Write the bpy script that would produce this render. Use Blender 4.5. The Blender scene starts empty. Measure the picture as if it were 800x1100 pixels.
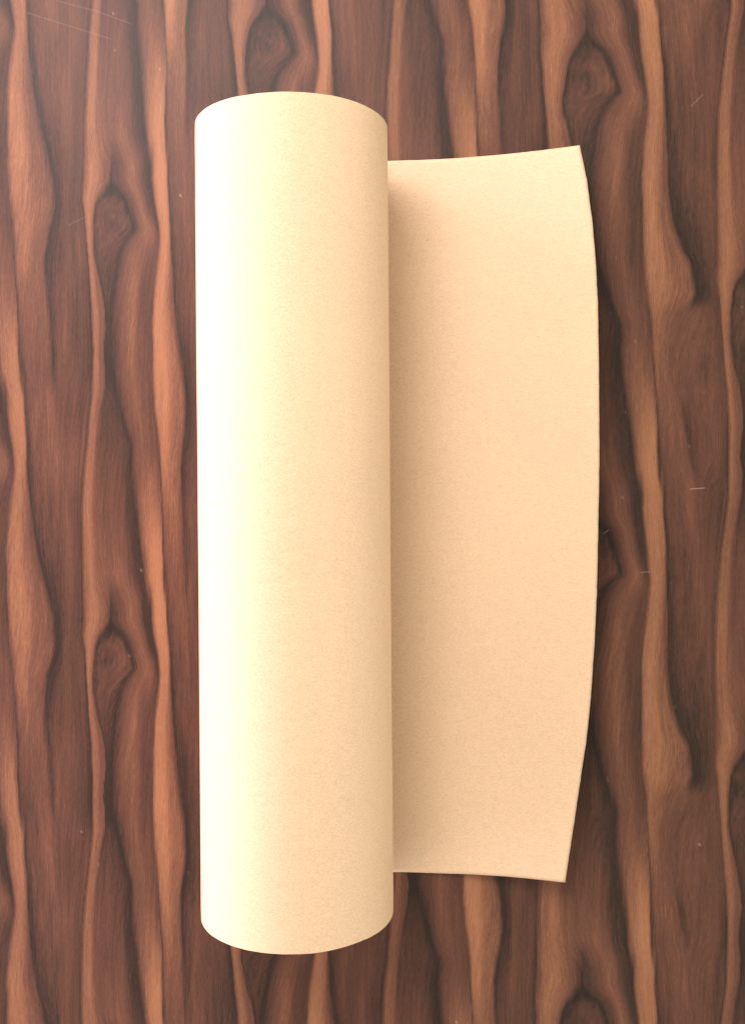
import bpy, bmesh, math
import numpy as np
from mathutils import Vector
scene = bpy.context.scene
col = scene.collection
PX = 970.8                       # photo-scale units to one metre on the tabletop
CAM_H = 1.10

# ---- wood figure: a veneer motif repeated in slip-matched leaves ----
import numpy as np
PER = 472.0
CURVES = [
 # left edge of the narrow sapwood stripe
 [(0,89),(20,88.5),(33,91),(58,93),(83,95),(108,96.5),(133,98),(183,99.5),(233,98.5),(263,95.5),(295,92.5),(325,89.5),(358,88),(408,87.5),(440,88.5),(472,89)],
 # right edge of it, then left side of the knot
 [(0,119),(5,117.5),(9,114.5),(15,111.5),(20,107),(30,103),(46,101),(58,100.5),(80,100.5),(98,104),(112,107),(123,110),(145,113),(160,113.5),(175,112),(192,111),(208,113.5),(228,112.5),(250,108),(278,104.5),(303,103),(358,101),(408,103),(440,106),(455,109),(472,113)],
 # right side of the knot, neck, dark shoulder
 [(0,120),(5,121.5),(8,124.5),(12,127),(17,133),(25,137),(33,139.5),(44,142.5),(50,144.5),(55,145),(60,140),(65,136),(78,129.5),(95,126.5),(113,125),(138,121.5),(158,120),(195,120.5),(220,124),(238,129),(255,133),(273,137.5),(284,141.5),(296,141.5),(308,141),(333,142.5),(358,145.5),(390,149),(413,152.5),(440,156),(472,162.5)],
 # left edge of the broad sapwood stripe
 [(0,162.5),(20,165),(40,168.5),(60,171),(72,170.5),(83,169),(108,166),(145,164),(208,164.5),(245,166),(270,169),(303,171),(333,172.5),(358,174),(408,175),(445,177),(472,180)],
 # right edge of it
 [(0,180),(33,182.5),(60,183),(83,184),(133,187.5),(170,192),(195,196),(223,200),(253,201),(270,199),(283,196.5),(308,194.5),(333,195),(358,197),(400,199),(472,202)],
 # faint streak
 [(0,202),(60,205),(100,206),(200,209),(472,213)],
]
BASE0 = [88,110,112,168,190,207]
BASE1 = [88,110,168,190,207,216]
Z = [
 # stripe one
 [(0,[(0,.35),(.1,.7),(.3,.95),(.5,.9),(.75,.6),(1,.35)]),(26,[(0,.45),(.15,.8),(.4,.95),(.8,.8),(1,.5)]),(80,[(0,.5),(.15,.85),(.6,.85),(1,.5)]),
  (130,[(0,.5),(.2,.85),(.45,.8),(.6,.62),(1,.5)]),(208,[(0,.45),(.2,.85),(.5,.75),(.65,.6),(1,.5)]),(280,[(0,.4),(.25,.8),(.8,.75),(1,.5)]),
  (360,[(0,.35),(.25,.85),(.75,.85),(1,.55)]),(430,[(0,.3),(.2,.8),(.6,.9),(1,.65)]),(472,[(0,.3),(.1,.7),(.3,.95),(.5,.9),(.8,.65),(1,.55)])],
 # knot, neck, heart wood
 [(0,[(0,.0),(1,.0)]),(13,[(0,-.02),(.4,.0),(.7,.0),(1,-.05)]),(19,[(0,-.02),(.2,.1),(.5,.22),(.8,.1),(1,-.05)]),(27,[(0,-.02),(.14,.2),(.5,.32),(.84,.25),(.93,.0),(1,-.05)]),(45,[(0,.0),(.1,.22),(.5,.25),(.8,.35),(.93,.28),(1,-.05)]),
  (58,[(0,.1),(.15,.28),(.5,.3),(.85,.3),(.95,.1),(1,.05)]),(80,[(0,.15),(.2,.28),(.7,.3),(.9,.15),(1,.05)]),(110,[(0,.08),(.3,.25),(.7,.15),(1,.05)]),
  (150,[(0,.02),(.5,.12),(1,.04)]),(210,[(0,0),(.5,.05),(1,.02)]),(232,[(0,.1),(.4,.2),(.8,.1),(1,0)]),(270,[(0,.3),(.3,.28),(.7,.25),(.88,.15),(1,.0)]),
  (320,[(0,.4),(.3,.38),(.7,.3),(.88,.12),(1,.05)]),(380,[(0,.5),(.3,.42),(.65,.4),(.85,.12),(1,.05)]),(425,[(0,.55),(.3,.48),(.5,.6),(.62,.5),(.8,.2),(1,.06)]),
  (455,[(0,.6),(.14,.4),(.25,.3),(.4,.5),(.55,.66),(.7,.45),(.85,.15),(1,.08)]),(472,[(0,.55),(.08,.3),(.16,.12),(.3,.3),(.5,.62),(.68,.5),(.85,.12),(1,.08)])],
 # brown band between knot and broad stripe
 [(0,[(0,.1),(.3,.35),(.5,.62),(.66,.48),(.84,.12),(1,.08)]),(33,[(0,.12),(.2,.3),(.45,.62),(.65,.4),(.8,.15),(1,.1)]),(54,[(0,.1),(.3,.5),(.55,.66),(.8,.45),(.92,.2),(1,.1)]),
  (66,[(0,.1),(.25,.4),(.6,.6),(.82,.5),(.93,.3),(1,.25)]),(85,[(0,.12),(.2,.45),(.45,.6),(.65,.42),(.85,.28),(1,.25)]),
  (113,[(0,.2),(.25,.5),(.45,.66),(.55,.6),(.7,.3),(1,.28)]),(170,[(0,.1),(.22,.45),(.5,.62),(.64,.48),(.76,.28),(1,.25)]),(220,[(0,.06),(.25,.42),(.5,.58),(.7,.38),(1,.25)]),
  (288,[(0,.08),(.15,.42),(.5,.5),(.8,.4),(1,.3)]),(333,[(0,.1),(.2,.5),(.6,.66),(1,.5)]),(400,[(0,.06),(.15,.45),(.3,.75),(.6,.92),(.9,.95),(1,.6)]),(472,[(0,.1),(.15,.75),(.4,.98),(.8,1),(.95,.85),(1,.3)])],
 # broad stripe
 [(0,[(0,.1),(.15,.75),(.4,.98),(.8,1),(.95,.85),(1,.3)]),(60,[(0,.3),(.2,.9),(.6,.95),(.85,.8),(1,.3)]),(83,[(0,.4),(.2,.9),(.5,.95),(.8,.7),(1,.3)]),
  (133,[(0,.5),(.12,.95),(.45,.95),(.7,.65),(1,.3)]),(195,[(0,.55),(.1,.95),(.4,1),(.6,.7),(.85,.62),(1,.2)]),(253,[(0,.45),(.1,.9),(.35,.95),(.55,.68),(.9,.6),(1,.12)]),
  (308,[(0,.2),(.1,.8),(.35,.85),(.6,.66),(.9,.6),(1,.2)]),(358,[(0,.1),(.1,.6),(.5,.62),(.85,.55),(1,.15)]),(420,[(0,.12),(.15,.45),(.6,.52),(.85,.5),(1,.25)]),(472,[(0,.1),(.15,.35),(.5,.45),(.85,.55),(1,.4)])],
 [(0,[(0,.1),(.15,.35),(.5,.45),(.8,.55),(1,.4)]),(60,[(0,.05),(.25,.32),(.7,.4),(.9,.5),(1,.4)]),(133,[(0,.08),(.4,.3),(1,.38)]),(200,[(0,.05),(.5,.15),(1,.3)]),(253,[(0,.02),(.5,.1),(1,.28)]),
  (310,[(0,.06),(.5,.25),(1,.35)]),(400,[(0,.2),(.3,.38),(1,.42)]),(472,[(0,.4),(1,.42)])],
 [(0,[(0,.4),(.3,.35),(.6,.38),(.8,.2),(.9,.45),(.98,.25),(1,.15)]),(50,[(0,.4),(.3,.38),(.6,.42),(.8,.3),(.88,.42),(.97,.2),(1,.15)]),(120,[(0,.38),(.3,.5),(.5,.4),(.9,.3),(1,.15)]),
  (200,[(0,.3),(.3,.4),(.6,.3),(.9,.32),(1,.12)]),(280,[(0,.35),(.4,.28),(.7,.35),(.9,.3),(1,.06)]),(360,[(0,.38),(.4,.34),(.8,.3),(.93,.14),(1,.03)]),(440,[(0,.42),(.4,.36),(.75,.2),(.92,.12),(1,.08)]),(472,[(0,.42),(.3,.36),(.6,.36),(.8,.2),(.9,.35),(1,.1)])],
]
NW = 24
WG = np.linspace(0,1,NW)
VG = np.arange(0,473,4.0)
def _zone(z):
    vs = [a for a,_ in z]
    rows = np.array([np.interp(WG,[p[0] for p in r],[p[1] for p in r]) for _,r in z])
    return np.array([np.interp(VG,vs,rows[:,j]) for j in range(NW)]).T
ZT = [_zone(z) for z in Z]
# each leaf: (y -> V anchors), (u -> x anchors), (y -> extra shift)
LEAF = [
 ([(-252,-222*1.0),(690,722)],[(60,-95),(88,-72),(112,-48),(142,-16),(170,14),(183,30),(196,52),(202,62),(210,70),(216,74)],[(0,0),(1100,0)]),
 ([(-280,-472),(192,0),(664,472),(1136,944)],[(60,60),(120,120),(200,200),(216,216)],[(0,5.5),(75,5),(150,2),(190,0),(700,0),(1000,0),(1100,-1)]),
 ([(-472,-472),(3,0),(478,472),(953,944),(1428,1416)],[(60,215),(90,246.5),(101,264.5),(120,287),(144.5,315.5),(171,342),(183,357.5),(205,384),(216,396)],[(0,0),(500,-2),(1040,-5)]),
 ([(-253,0),(240.5,472),(734,944),(1228,1416)],[(60,395),(89,415),(98,423),(101,429),(111,439.5),(142,475),(170,507),(194,534),(205,549),(216,560)],[(0,0),(500,0),(1040,-4)]),
 ([(-480,-472),(32,0),(98,52),(104,60),(354,288),(545,472),(616,524),(622,532),(872,760),(1055,944),(1400,1250)],[(60,560),(89,580.5),(93,584),(98,589),(101,607),(120,631),(144.5,665.5),(171,695),(183,714),(190,716),(194.5,721),(198,731),(201,745),(216,775)],[(0,-2),(100,0),(250,2),(354,5),(616,2),(872,0),(1055,-6)]),
 ([(-240,0),(280,472),(800,944),(1320,1416)],[(60,745),(89,770),(101,786),(111,796),(142,832),(170,862),(194,890),(216,920)],[(0,0),(1040,-4)]),
 ([(-480,-472),(0,0),(512,472),(1024,944),(1500,1416)],[(60,920),(120,980),(216,1080)],[(0,0),(1040,-4)]),
]
LEAF.insert(0, ([(-280,-300),(1136,1116)],[(60,-280),(120,-215),(216,-110)],[(0,0),(1100,0)]))
def lin(t, pts):
    xs=[p[0] for p in pts]; ys=[p[1] for p in pts]
    if t<xs[0]: return ys[0]+(t-xs[0])*(ys[1]-ys[0])/(xs[1]-xs[0])
    if t>xs[-1]: return ys[-1]+(t-xs[-1])*(ys[-1]-ys[-2])/(xs[-1]-xs[-2])
    return float(np.interp(t,xs,ys))
_rng = np.random.RandomState(5)
_PH = _rng.rand(12,6,5)*6.283
def figure(X, Y):
    """tone and grain coordinate on the grid X (n) by Y (m), both in photo-scale units"""
    T = np.zeros((len(Y),len(X))); G = np.zeros_like(T)
    for r,y in enumerate(Y):
        rows=[]; alt=[]; fades=[]
        for k,(ya,ua,sa) in enumerate(LEAF):
            V=lin(y,ya); n=np.floor(V/PER); v=V-n*PER
            sh=lin(y,sa)
            def leaf(v):
                us=[float(np.interp(v,[p[0] for p in c],[p[1] for p in c])) for c in CURVES]
                xs=[lin(u,ua)+sh for u in us]
                for i in range(6):
                    j=i
                    xs[i]+=.5*(np.sin(y/17.+_PH[k,0,0])*.5+np.sin(y/41.+_PH[k,0,1]+i*.7)*.8+np.sin(y/7.3+_PH[k,0,2])*.25)
                f=v/PER; ff=f*f*(3-2*f)
                return (v,xs,[BASE0[i]*(1-ff)+BASE1[i]*ff+169*k for i in range(6)])
            rows.append(leaf(v))
            fd=min(max((v-424)/47.,0),1); fd=fd*fd*(3-2*fd)
            fades.append(fd); alt.append(leaf(0.0) if fd>0 else rows[-1])
        def polyline(rows):
            px=[]; pt=[]; pg=[]
            for k in range(len(rows)-1):
                v,xs,gs=rows[k]; nx=rows[k+1][1][0]; ng=rows[k+1][2][0]
                vi=v/4.0; i0=min(int(vi),len(VG)-2); fr=vi-i0
                for z in range(6):
                    a=xs[z]; b=xs[z+1] if z<5 else nx
                    ga=gs[z]; gb=gs[z+1] if z<5 else ng
                    a=max(a,px[-1]+.02 if px else a); b=max(b,a+.1)
                    t=ZT[z][i0]*(1-fr)+ZT[z][i0+1]*fr
                    if z==0: t=t*.84
                    if k==1 and z in (2,3): t=t*.8
                    if k==5:
                        if z==3: t=np.where(t>.6,.6+(t-.6)*.7,t)
                        o=float(np.clip((v-258)/14.,0,1)*np.clip((400-v)/40.,0,1))
                        if z==3: t=t*(1-o*WG)+.46*o*WG
                        if z==4: t=t*(1-o)+(.46-.1*WG)*o
                        if z==5: t=t*(1-.6*o)+.36*.6*o
                    px.extend(a+.01+(b-a-.02)*WG); pt.extend(t); pg.extend(ga+(gb-ga)*WG)
            return px,pt,pg
        px,pt,pg=polyline(rows)
        T[r]=np.interp(X,px,pt); G[r]=np.interp(X,px,pg)
        if max(fades)>0:
            qx,qt,qg=polyline(alt)
            st=np.array([q[1][0] for q in rows]); F=np.array(fades)[np.clip(np.searchsorted(st,X)-1,0,len(st)-1)]
            T[r]=T[r]*(1-F)+np.interp(X,qx,qt)*F; G[r]=G[r]*(1-F)+np.interp(X,qx,qg)*F
        # growth rings round each knot
        for k,(v,xs,gs) in enumerate(rows):
            if v<100 and xs[2]-xs[1]>2:
                cx=(xs[1]*.55+xs[2]*.45); w=max(xs[2]-xs[1],1)
                m=(X>xs[1]+.08*w)&(X<xs[2]-.06*w)
                sx=(LEAF[k][1][-1][1]-LEAF[k][1][0][1])/156.0
                lean=(X-cx)/(sx)
                rr=np.sqrt((lean)**2+((v-47)*.55+ (lean>0)*lean*.15)**2)
                fade=np.clip(1-abs(v-45)/50,0,1)
                T[r]+=m*fade*(.045*np.cos(rr*1.15+.9*np.sin(rr*.4+k)+.05*v)-.07*np.exp(-(rr/5.)**2))
    return T,G
_TAB={}
def vnoise(A, B, seed):
    """smooth value noise"""
    N=256
    if seed not in _TAB: _TAB[seed]=np.random.RandomState(seed).rand(N,N)
    tab=_TAB[seed]
    ia=np.floor(A).astype(int); ib=np.floor(B).astype(int)
    fa=A-ia; fb=B-ib; fa=fa*fa*(3-2*fa); fb=fb*fb*(3-2*fb)
    a0=ia%N; a1=(ia+1)%N; b0=ib%N; b1=(ib+1)%N
    return (tab[a0,b0]*(1-fa)+tab[a1,b0]*fa)*(1-fb)+(tab[a0,b1]*(1-fa)+tab[a1,b1]*fa)*fb
def full(X,Y):
    T,G=figure(X,Y)
    YY=np.repeat(Y[:,None],len(X),1); XX=np.repeat(X[None,:],len(Y),0)
    # broad cathedral figure in the quiet brown areas
    w1=vnoise(XX/16.+3,YY/55.+9,1); w2=vnoise(XX/7.+30,YY/45.,2)
    quiet=np.clip(1-abs(T-.36)/.22,0,1)
    ring=np.sin((G*.9+ (YY/38.+5*w1)*2.0))*.5
    K=np.array([.06,.24,.4,.24,.06]); Tp=np.pad(T,((2,2),(0,0)),'edge'); T=sum(K[i]*Tp[i:i+T.shape[0]] for i in range(5))
    T=T+quiet*(.055*ring+.13*(w1-.5)+.1*(w2-.5))
    T=T+.07*(vnoise(G/3.,YY/90.,3)-.5)+.05*(vnoise(G/1.1,YY/60.,4)-.5)+.06*(vnoise(XX/60.,YY/120.,7)-.5)
    return np.clip(T,-.1,1.05),G
WORLD = 1.0
WALL, CEIL = 1.42, .50
LAMPS = [
 ('window_light', (-1.12, .0, .20), (-.1, .0, .09), 2.2, .5, 34, (.96, .745, 1.0)),
 ('upper_light', (-.60, 1.20, 1.60), (0, .1, 0), 1.0, .9, 45, (1.0, .94, .965)),
]

# ------------------------------------------------------------------ helpers
def link(name, me, mat=None, parent=None):
    o = bpy.data.objects.new(name, me); col.objects.link(o)
    if mat: me.materials.append(mat)
    if parent: o.parent = parent
    return o
def new_mat(name):
    m = bpy.data.materials.new(name); m.use_nodes = True
    nt = m.node_tree
    b = nt.nodes['Principled BSDF']
    return m, nt, b
def N(nt, kind, **kw):
    n = nt.nodes.new(kind)
    for k, v in kw.items(): setattr(n, k, v)
    return n
def math_node(nt, op, a, b=None, c=None, clamp=False):
    n = N(nt, 'ShaderNodeMath', operation=op); n.use_clamp = clamp
    for i, v in enumerate((a, b, c)):
        if v is None: continue
        if isinstance(v, (int, float)): n.inputs[i].default_value = v
        else: nt.links.new(v, n.inputs[i])
    return n.outputs[0]
def noise(nt, vec, scale, detail=2, rough=.5, dist=0.0):
    n = N(nt, 'ShaderNodeTexNoise')
    n.inputs['Scale'].default_value = scale; n.inputs['Detail'].default_value = detail
    n.inputs['Roughness'].default_value = rough; n.inputs['Distortion'].default_value = dist
    nt.links.new(vec, n.inputs['Vector'])
    return n.outputs['Fac']
def ramp(nt, fac, stops):
    r = N(nt, 'ShaderNodeValToRGB')
    el = r.color_ramp.elements
    while len(el) < len(stops): el.new(.5)
    for e, (p, c) in zip(el, stops):
        e.position = p; e.color = tuple(c) + (1,)
    nt.links.new(fac, r.inputs['Fac'])
    return r.outputs['Color']
def mixc(nt, fac, a, b, mode='MIX'):
    n = N(nt, 'ShaderNodeMix', data_type='RGBA', blend_type=mode)
    for sock, v in ((n.inputs[0], fac), (n.inputs[6], a), (n.inputs[7], b)):
        if isinstance(v, (int, float)): sock.default_value = v
        elif isinstance(v, tuple): sock.default_value = v + (1,)
        else: nt.links.new(v, sock)
    return n.outputs[2]

# ------------------------------------------------------------------ wood veneer tabletop
def wood_material():
    m, nt, b = new_mat('wood_laminate')
    tone = N(nt, 'ShaderNodeAttribute', attribute_name='tone').outputs['Fac']
    g = N(nt, 'ShaderNodeAttribute', attribute_name='grain').outputs['Fac']
    wear = N(nt, 'ShaderNodeAttribute', attribute_name='wear').outputs['Fac']
    tc = N(nt, 'ShaderNodeTexCoord').outputs['Object']
    sx = N(nt, 'ShaderNodeSeparateXYZ'); nt.links.new(tc, sx.inputs[0])
    cx = N(nt, 'ShaderNodeCombineXYZ')
    nt.links.new(math_node(nt, 'MULTIPLY', g, 1.0), cx.inputs[0])
    nt.links.new(math_node(nt, 'MULTIPLY', sx.outputs[1], 26.0), cx.inputs[1])
    gv = cx.outputs[0]
    fine = noise(nt, gv, .95, 3, .65)
    wide = noise(nt, gv, .22, 2, .5)
    hair = noise(nt, gv, 2.6, 2, .6)
    # short pores that run with the grain
    cp = N(nt, 'ShaderNodeCombineXYZ')
    nt.links.new(math_node(nt, 'MULTIPLY', sx.outputs[0], 1500.0), cp.inputs[0])
    nt.links.new(math_node(nt, 'MULTIPLY', sx.outputs[1], 150.0), cp.inputs[1])
    pore = noise(nt, cp.outputs[0], 1.0, 1, .5)
    speck = noise(nt, tc, 700.0, 1, .6)
    t = math_node(nt, 'ADD', tone, math_node(nt, 'MULTIPLY', math_node(nt, 'SUBTRACT', fine, .5), FINE))
    t = math_node(nt, 'ADD', t, math_node(nt, 'MULTIPLY', math_node(nt, 'SUBTRACT', hair, .5), .36))
    t = math_node(nt, 'ADD', t, math_node(nt, 'MULTIPLY', math_node(nt, 'SUBTRACT', wide, .5), .16))
    t = math_node(nt, 'ADD', t, math_node(nt, 'MULTIPLY', math_node(nt, 'SUBTRACT', pore, .5), .30))
    t = math_node(nt, 'ADD', t, math_node(nt, 'MULTIPLY', math_node(nt, 'SUBTRACT', speck, .5), .16))
    t = math_node(nt, 'MULTIPLY_ADD', t, 1/1.2, .1/1.2, clamp=True)
    c = ramp(nt, t, [((p + .1) / 1.2, col_) for p, col_ in WOOD])
    # a few hairline scratches in the lacquer, each a thin capsule
    seg = [((742, 114), (754, 102), .16), ((741, 525.3), (756, 524.2), .35), ((62, 1), (104, 12), .07), ((104, 12), (142, 26), .08),
           ((74, 242), (92, 233), .08), ((648, 573), (653, 569.5), .22), ((688, 615), (697, 614), .2), ((30, 14), (120, 42), .08)]
    for (a, e, k) in seg:
        ax, ay, ex, ey = (a[0] - 400) / PX, (527 - a[1]) / PX, (e[0] - 400) / PX, (527 - e[1]) / PX
        dx, dy = ex - ax, ey - ay; L2 = dx * dx + dy * dy
        rx = math_node(nt, 'SUBTRACT', sx.outputs[0], ax); ry = math_node(nt, 'SUBTRACT', sx.outputs[1], ay)
        h = math_node(nt, 'ADD', math_node(nt, 'MULTIPLY', rx, dx / L2), math_node(nt, 'MULTIPLY', ry, dy / L2), clamp=True)
        px_ = math_node(nt, 'MULTIPLY_ADD', h, -dx, rx); py_ = math_node(nt, 'MULTIPLY_ADD', h, -dy, ry)
        d2 = math_node(nt, 'ADD', math_node(nt, 'MULTIPLY', px_, px_), math_node(nt, 'MULTIPLY', py_, py_))
        line = math_node(nt, 'MULTIPLY_ADD', math_node(nt, 'SQRT', d2), -PX / .9, 1.0, clamp=True)
        wear = math_node(nt, 'MAXIMUM', wear, math_node(nt, 'MULTIPLY', line, k))
    c = mixc(nt, wear, c, (.60, .42, .33))
    nt.links.new(c, b.inputs['Base Color'])
    b.inputs['Specular IOR Level'].default_value = .17
    rr = N(nt, 'ShaderNodeMapRange'); nt.links.new(fine, rr.inputs[0])
    rr.inputs[3].default_value = .40; rr.inputs[4].default_value = .52
    nt.links.new(rr.outputs[0], b.inputs['Roughness'])
    bp = N(nt, 'ShaderNodeBump'); bp.inputs['Strength'].default_value = .12; bp.inputs['Distance'].default_value = .0004
    nt.links.new(pore, bp.inputs['Height']); nt.links.new(bp.outputs[0], b.inputs['Normal'])
    return m
FINE = .46
WOOD = [(-.1, (.019, .0115, .0075)), (.1, (.033, .0185, .012)), (.33, (.079, .034, .0215)), (.55, (.124, .051, .030)), (.8, (.220, .093, .046)), (1.05, (.315, .135, .064))]

def build_tabletop():
    X = np.concatenate([np.arange(-259, -4, 3.0), np.arange(-4, 804, 1.12), np.arange(806, 940, 3.0)])
    Y = np.concatenate([np.arange(-200, -6, 4.0), np.arange(-6, 1106, 2.3), np.arange(1108, 1320, 4.0)])
    T, G = full(X, Y)
    nx, ny = len(X), len(Y)
    XX = np.repeat(X[None, :], ny, 0); YY = np.repeat(Y[:, None], nx, 1)
    # fine scratches and specks of wear in the laminate
    W = np.zeros_like(T)
    rs = np.random.RandomState(11)
    dots = [(122, 14, .6), (194, 210, .6), (152, 612, .6), (139, 704, .3), (106, 929, .6), (203, 938, .3), (490, 1098, .6), (172, 75, .4), (751, 907, .6), (652, 837, .5), (724, 759, .3), (668, 534, .4), (682, 366, .3), (655, 1037, .4), (88, 893, .35), (740, 480, .3)]
    dots += [(rs.uniform(-300, 1040), rs.uniform(-180, 1300), rs.uniform(.1, .3)) for _ in range(8)]
    for (px, py, k) in dots:
        W = np.maximum(W, .7 * k * np.exp(-((XX - px) ** 2 + (YY - py) ** 2) / .9))
    co = np.empty((ny, nx, 3)); co[..., 0] = (XX - 400) / PX; co[..., 1] = (527 - YY) / PX; co[..., 2] = 0
    co = co.reshape(-1, 3)
    idx = np.arange(nx * ny).reshape(ny, nx)
    q = np.stack([idx[:-1, :-1], idx[1:, :-1], idx[1:, 1:], idx[:-1, 1:]], -1).reshape(-1, 4)
    # rim, sides and underside
    rim = np.concatenate([idx[0, :-1], idx[:-1, -1], idx[-1, :0:-1], idx[:0:-1, 0]])
    nr = len(rim); base = len(co)
    low = co[rim].copy(); low[:, 2] = -.028
    co = np.concatenate([co, low]); ri = np.arange(nr)
    sides = np.stack([rim, rim[(ri + 1) % nr], base + (ri + 1) % nr, base + ri], -1)
    q = np.concatenate([q, sides])
    me = bpy.data.meshes.new('tabletop')
    nq = len(q)
    me.vertices.add(len(co)); me.vertices.foreach_set('co', co.astype(np.float32).ravel())
    me.loops.add(nq * 4 + nr); me.polygons.add(nq + 1)
    vi = np.concatenate([q.ravel(), (base + ri)])
    me.loops.foreach_set('vertex_index', vi.astype(np.int32))
    me.polygons.foreach_set('loop_start', np.concatenate([np.arange(nq) * 4, [nq * 4]]).astype(np.int32))
    me.update(calc_edges=True); me.validate()
    for nm, A in (('tone', T), ('grain', G), ('wear', W)):
        at = me.attributes.new(nm, 'FLOAT', 'POINT')
        v = np.concatenate([A.ravel(), A.ravel()[rim]])
        at.data.foreach_set('value', v.astype(np.float32))
    o = link('tabletop', me, wood_material())
    o['kind'] = 'structure'
    return o
build_tabletop()

# ------------------------------------------------------------------ kraft paper
def paper_material(name, base, edge=False):
    m, nt, b = new_mat(name)
    tc = N(nt, 'ShaderNodeTexCoord').outputs['Object']
    mp = N(nt, 'ShaderNodeMapping'); mp.inputs['Scale'].default_value = (1, 1.25, 1)
    nt.links.new(tc, mp.inputs[0]); v = mp.outputs[0]
    fib = noise(nt, v, 640, 2, .7)
    clo = noise(nt, v, 110, 3, .6)
    big = noise(nt, v, 7, 2, .5)
    dark = tuple(x * .84 for x in base); light = tuple(min(1, x * 1.10) for x in base)
    f = math_node(nt, 'ADD', math_node(nt, 'MULTIPLY', fib, .78), math_node(nt, 'MULTIPLY', clo, .14))
    f = math_node(nt, 'ADD', f, math_node(nt, 'MULTIPLY', big, .08))
    c = ramp(nt, f, [(.36, dark), (.5, base), (.64, light)])
    # scattered dark shives and pale flecks
    vo = N(nt, 'ShaderNodeTexVoronoi'); vo.inputs['Scale'].default_value = 62
    nt.links.new(tc, vo.inputs['Vector'])
    vc = N(nt, 'ShaderNodeSeparateColor'); nt.links.new(vo.outputs['Color'], vc.inputs[0])
    rad = math_node(nt, 'MULTIPLY', vc.outputs[1], .055)
    dot = math_node(nt, 'LESS_THAN', vo.outputs['Distance'], rad)
    keep = math_node(nt, 'GREATER_THAN', vc.outputs[0], .80)
    k = math_node(nt, 'MULTIPLY', math_node(nt, 'MULTIPLY', dot, keep), .5)
    c = mixc(nt, k, c, (.22, .12, .06))
    nt.links.new(c, b.inputs['Base Color'])
    b.inputs['Roughness'].default_value = .62
    b.inputs['Specular IOR Level'].default_value = .3
    bp = N(nt, 'ShaderNodeBump'); bp.inputs['Strength'].default_value = .22; bp.inputs['Distance'].default_value = .0004
    nt.links.new(f, bp.inputs['Height']); nt.links.new(bp.outputs[0], b.inputs['Normal'])
    return m
PAPER = (.64, .444, .274)
M_paper = paper_material('kraft_paper', PAPER)
M_core = paper_material('core_board', (.36, .24, .15))
def ends_material():
    m, nt, b = new_mat('wound_paper_ends')
    tc = N(nt, 'ShaderNodeTexCoord').outputs['Object']
    s = N(nt, 'ShaderNodeSeparateXYZ'); nt.links.new(tc, s.inputs[0])
    rr = math_node(nt, 'SQRT', math_node(nt, 'ADD', math_node(nt, 'POWER', s.outputs[0], 2.0), math_node(nt, 'POWER', s.outputs[2], 2.0)))
    ang = math_node(nt, 'ARCTAN2', s.outputs[2], s.outputs[0])
    sp = math_node(nt, 'ADD', math_node(nt, 'MULTIPLY', rr, 700.0), math_node(nt, 'MULTIPLY', ang, 1 / 6.283))
    cv = N(nt, 'ShaderNodeCombineXYZ'); nt.links.new(sp, cv.inputs[0])
    n = noise(nt, cv.outputs[0], 1.0, 3, .7)
    nt.links.new(ramp(nt, n, [(.35, (.40, .25, .135)), (.65, (.66, .45, .27))]), b.inputs['Base Color'])
    b.inputs['Roughness'].default_value = .8
    bp = N(nt, 'ShaderNodeBump'); bp.inputs['Strength'].default_value = .4; bp.inputs['Distance'].default_value = .0006
    nt.links.new(n, bp.inputs['Height']); nt.links.new(bp.outputs[0], b.inputs['Normal'])
    return m

R = .0962; L = .787; TH = .0005
Y0 = 0.5 * ((527 - 173.5) + (527 - 937.5)) / PX           # roll's middle along its length
roll = bpy.data.objects.new('paper_roll', None); col.objects.link(roll)
roll.location = (-.0782, Y0, 0); roll.rotation_euler = (0, 0, .0078)
roll.empty_display_size = .05
roll['label'] = 'large roll of plain brown kraft paper lying on the wood top with its end unrolled'
roll['category'] = 'paper roll'

def rnd(a, b, seed): return float(vnoise(np.array([a]), np.array([b]), seed)[0]) - .5
def crisp(bm):
    for e in bm.edges:
        if len(e.link_faces) == 2 and e.calc_face_angle() > .7: e.smooth = False
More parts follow.
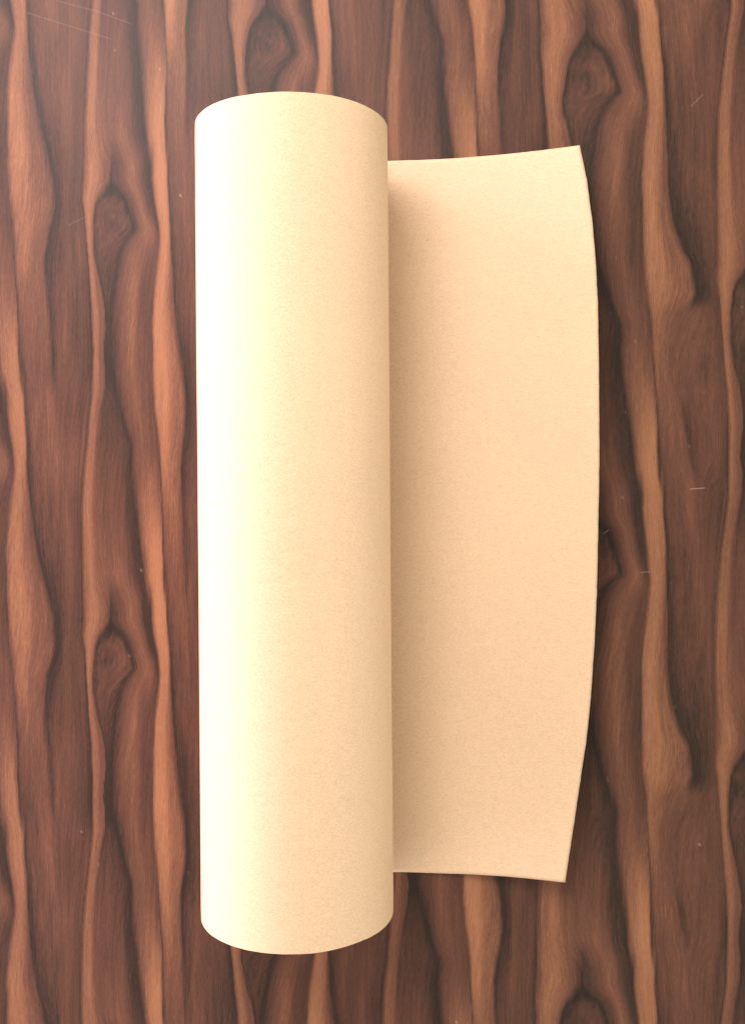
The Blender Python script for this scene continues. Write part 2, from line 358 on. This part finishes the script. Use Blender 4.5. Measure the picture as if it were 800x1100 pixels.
# wound body: a full cylinder of paper with a hole for the core, edges wavering by fractions of a millimetre
def build_body():
    bm = bmesh.new()
    na = 256; ny = 60; RI = .0385
    prof = []
    ys = [-.5 + i / ny for i in range(ny + 1)]
    rows = []
    for j, t in enumerate(ys):
        row = []
        for i in range(na):
            a = 2 * math.pi * i / na
            r = R + .00035 * rnd(t * 5 + 20, a * 1.3 + 7, 21) + .00018 * rnd(t * 18 + 20, a * .7, 22)
            y = t * L
            if j in (0, ny):
                y += (1 if j else -1) * ( .0012 * rnd(a * 2.2 + 3, j + .5, 23) + .0004 * rnd(a * 11, j + .5, 24))
                r -= .0002
            row.append(bm.verts.new((r * math.cos(a), y, r * math.sin(a))))
        rows.append(row)
    for j in range(ny):
        for i in range(na):
            k = (i + 1) % na
            f = bm.faces.new((rows[j][i], rows[j + 1][i], rows[j + 1][k], rows[j][k])); f.smooth = True
    for j, sg in ((0, -1), (ny, 1)):
        prev = rows[j]
        for q in range(1, 9):
            rr = R + (RI - R) * q / 8
            cur = []
            for i in range(na):
                a = 2 * math.pi * i / na
                y = sg * (L / 2 - .0006 * q * .4 + .0008 * rnd(q * .9, a * 1.5, 25))
                cur.append(bm.verts.new((rr * math.cos(a), y, rr * math.sin(a))))
            for i in range(na):
                k = (i + 1) % na
                f = bm.faces.new((prev[i], prev[k], cur[k], cur[i])); f.material_index = 1
            prev = cur
        if j == 0: inner0 = prev
        else: inner1 = prev
    for i in range(na):
        k = (i + 1) % na
        f = bm.faces.new((inner0[i], inner0[k], inner1[k], inner1[i])); f.smooth = True
    bmesh.ops.recalc_face_normals(bm, faces=bm.faces); crisp(bm)
    me = bpy.data.meshes.new('wound_paper'); bm.to_mesh(me); bm.free()
    o = link('wound_paper', me, M_paper, roll); me.materials.append(ends_material())
    o.location = (0, 0, R + TH + .0004)
    return o
build_body()
def build_core():
    bm = bmesh.new(); na = 96
    pts = [(.0383, -L/2 + .001), (.0383, L/2 - .001), (.0345, L/2 - .001), (.0345, -L/2 + .001)]
    rings = [[bm.verts.new((r * math.cos(2*math.pi*i/na), y, r * math.sin(2*math.pi*i/na))) for i in range(na)] for r, y in pts]
    for j in range(4):
        a, b_ = rings[j], rings[(j + 1) % 4]
        for i in range(na):
            k = (i + 1) % na
            f = bm.faces.new((a[i], b_[i], b_[k], a[k])); f.smooth = j in (0, 2)
    bmesh.ops.recalc_face_normals(bm, faces=bm.faces); crisp(bm)
    me = bpy.data.meshes.new('core_tube'); bm.to_mesh(me); bm.free()
    o = link('core_tube', me, M_core, roll); o.location = (0, 0, R + TH + .0004)
build_core()
# free end of the web: runs out flat from under the roll, then curls up to its cut edge
CUT = [(157, 620), (200, 627.5), (240, 632), (280, 635), (330, 637.5), (400, 638.6), (500, 639.2), (560, 638.6), (640, 637.5), (690, 635.8), (750, 632.5), (800, 627.8), (840, 622.5), (900, 614.5), (949, 608)]
def build_sheet():
    bm = bmesh.new(); nx = 90; ny = 190
    LS = L - .0005
    HT = .040
    grid = []
    for j in range(ny + 1):
        t = j / ny; y = (t - .5) * LS
        sc = CAM_H / (CAM_H - HT * .97)
        pys = 527 - (Y0 + y) * PX * sc
        e = float(np.interp(pys, [c[0] for c in CUT], [c[1] for c in CUT]))
        xe = (e - 400) / PX / sc + .0782 + (Y0 * 0 + y) * .0078
        xe += .0004 * rnd(y * 160 + 50, 1.5, 31) + .0003 * rnd(y * 700 + 300, 2.5, 32)
        row = []
        for i in range(nx + 1):
            u = i / nx; x = -.012 + (xe + .012) * u
            q = max(0.0, (x - .095) / .195)
            h = HT * q * q
            h *= 1 + .10 * math.sin(y * 6.1 + .6)
            h += .0011 * min(1, max(0, (x - .09) / .05)) * (1 + rnd(x * 14 + 9, y * 7 + 40, 33) * 2)
            h += .0006 * min(1, max(0, (x - .11) / .05)) * rnd(x * 40 + 9, y * 22 + 40, 34)
            yy = y + (.00035 * rnd(x * 150 + 10, j + .5, 35) if j in (0, ny) else 0)
            row.append((x, yy, h + .0003))
        grid.append(row)
    top = [[bm.verts.new((p[0], p[1], p[2] + TH * .32)) for p in r] for r in grid]
    bot = [[bm.verts.new(p) for p in r] for r in grid]
    for j in range(ny):
        for i in range(nx):
            f = bm.faces.new((top[j][i], top[j][i+1], top[j+1][i+1], top[j+1][i])); f.smooth = True
            f = bm.faces.new((bot[j][i], bot[j+1][i], bot[j+1][i+1], bot[j][i+1])); f.smooth = True
    for j in range(ny):
        bm.faces.new((top[j][nx], bot[j][nx], bot[j+1][nx], top[j+1][nx]))
        bm.faces.new((top[j][0], top[j+1][0], bot[j+1][0], bot[j][0]))
    for i in range(nx):
        bm.faces.new((top[0][i], bot[0][i], bot[0][i+1], top[0][i+1]))
        bm.faces.new((top[ny][i], top[ny][i+1], bot[ny][i+1], bot[ny][i]))
    crisp(bm)
    me = bpy.data.meshes.new('loose_sheet'); bm.to_mesh(me); bm.free()
    o = link('loose_sheet', me, M_paper, roll)
build_sheet()

# ------------------------------------------------------------------ light
w = bpy.data.worlds.new('World'); scene.world = w; w.use_nodes = True
bg = w.node_tree.nodes['Background']
wt = w.node_tree                     # a pale room: bright walls round the table, a dimmer ceiling
gz = N(wt, 'ShaderNodeSeparateXYZ'); wt.links.new(N(wt, 'ShaderNodeTexCoord').outputs['Generated'], gz.inputs[0])
wc = ramp(wt, gz.outputs[2], [(0.0, (WALL, WALL * .955, WALL * .86)), (.45, (WALL, WALL * .955, WALL * .86)), (1.0, (CEIL, CEIL * .97, CEIL * .88))])
wt.links.new(wc, bg.inputs[0]); bg.inputs[1].default_value = WORLD
def area(name, loc, aim, sx, sy, energy, colr):
    d = bpy.data.lights.new(name, 'AREA'); d.shape = 'RECTANGLE'; d.size = sx; d.size_y = sy
    d.energy = energy; d.color = colr
    o = bpy.data.objects.new(name, d); col.objects.link(o); o.location = loc
    o.rotation_euler = (Vector(aim) - Vector(loc)).to_track_quat('-Z', 'Y').to_euler()
    return o
for a in LAMPS: area(*a)

# ------------------------------------------------------------------ camera
cd = bpy.data.cameras.new('camera'); cam = bpy.data.objects.new('camera', cd); col.objects.link(cam)
cam.location = (0, 0, CAM_H); cam.rotation_euler = (0, 0, 0)
cd.sensor_fit = 'VERTICAL'; cd.sensor_height = 24.0; cd.lens = 24.0 * 1068 / 1100
cd.shift_y = -23 / 1100; cd.clip_start = .01; cd.clip_end = 50
scene.camera = cam
scene.view_settings.view_transform = 'Standard'; scene.view_settings.look = 'None'
scene.view_settings.exposure = .0; scene.view_settings.gamma = 1
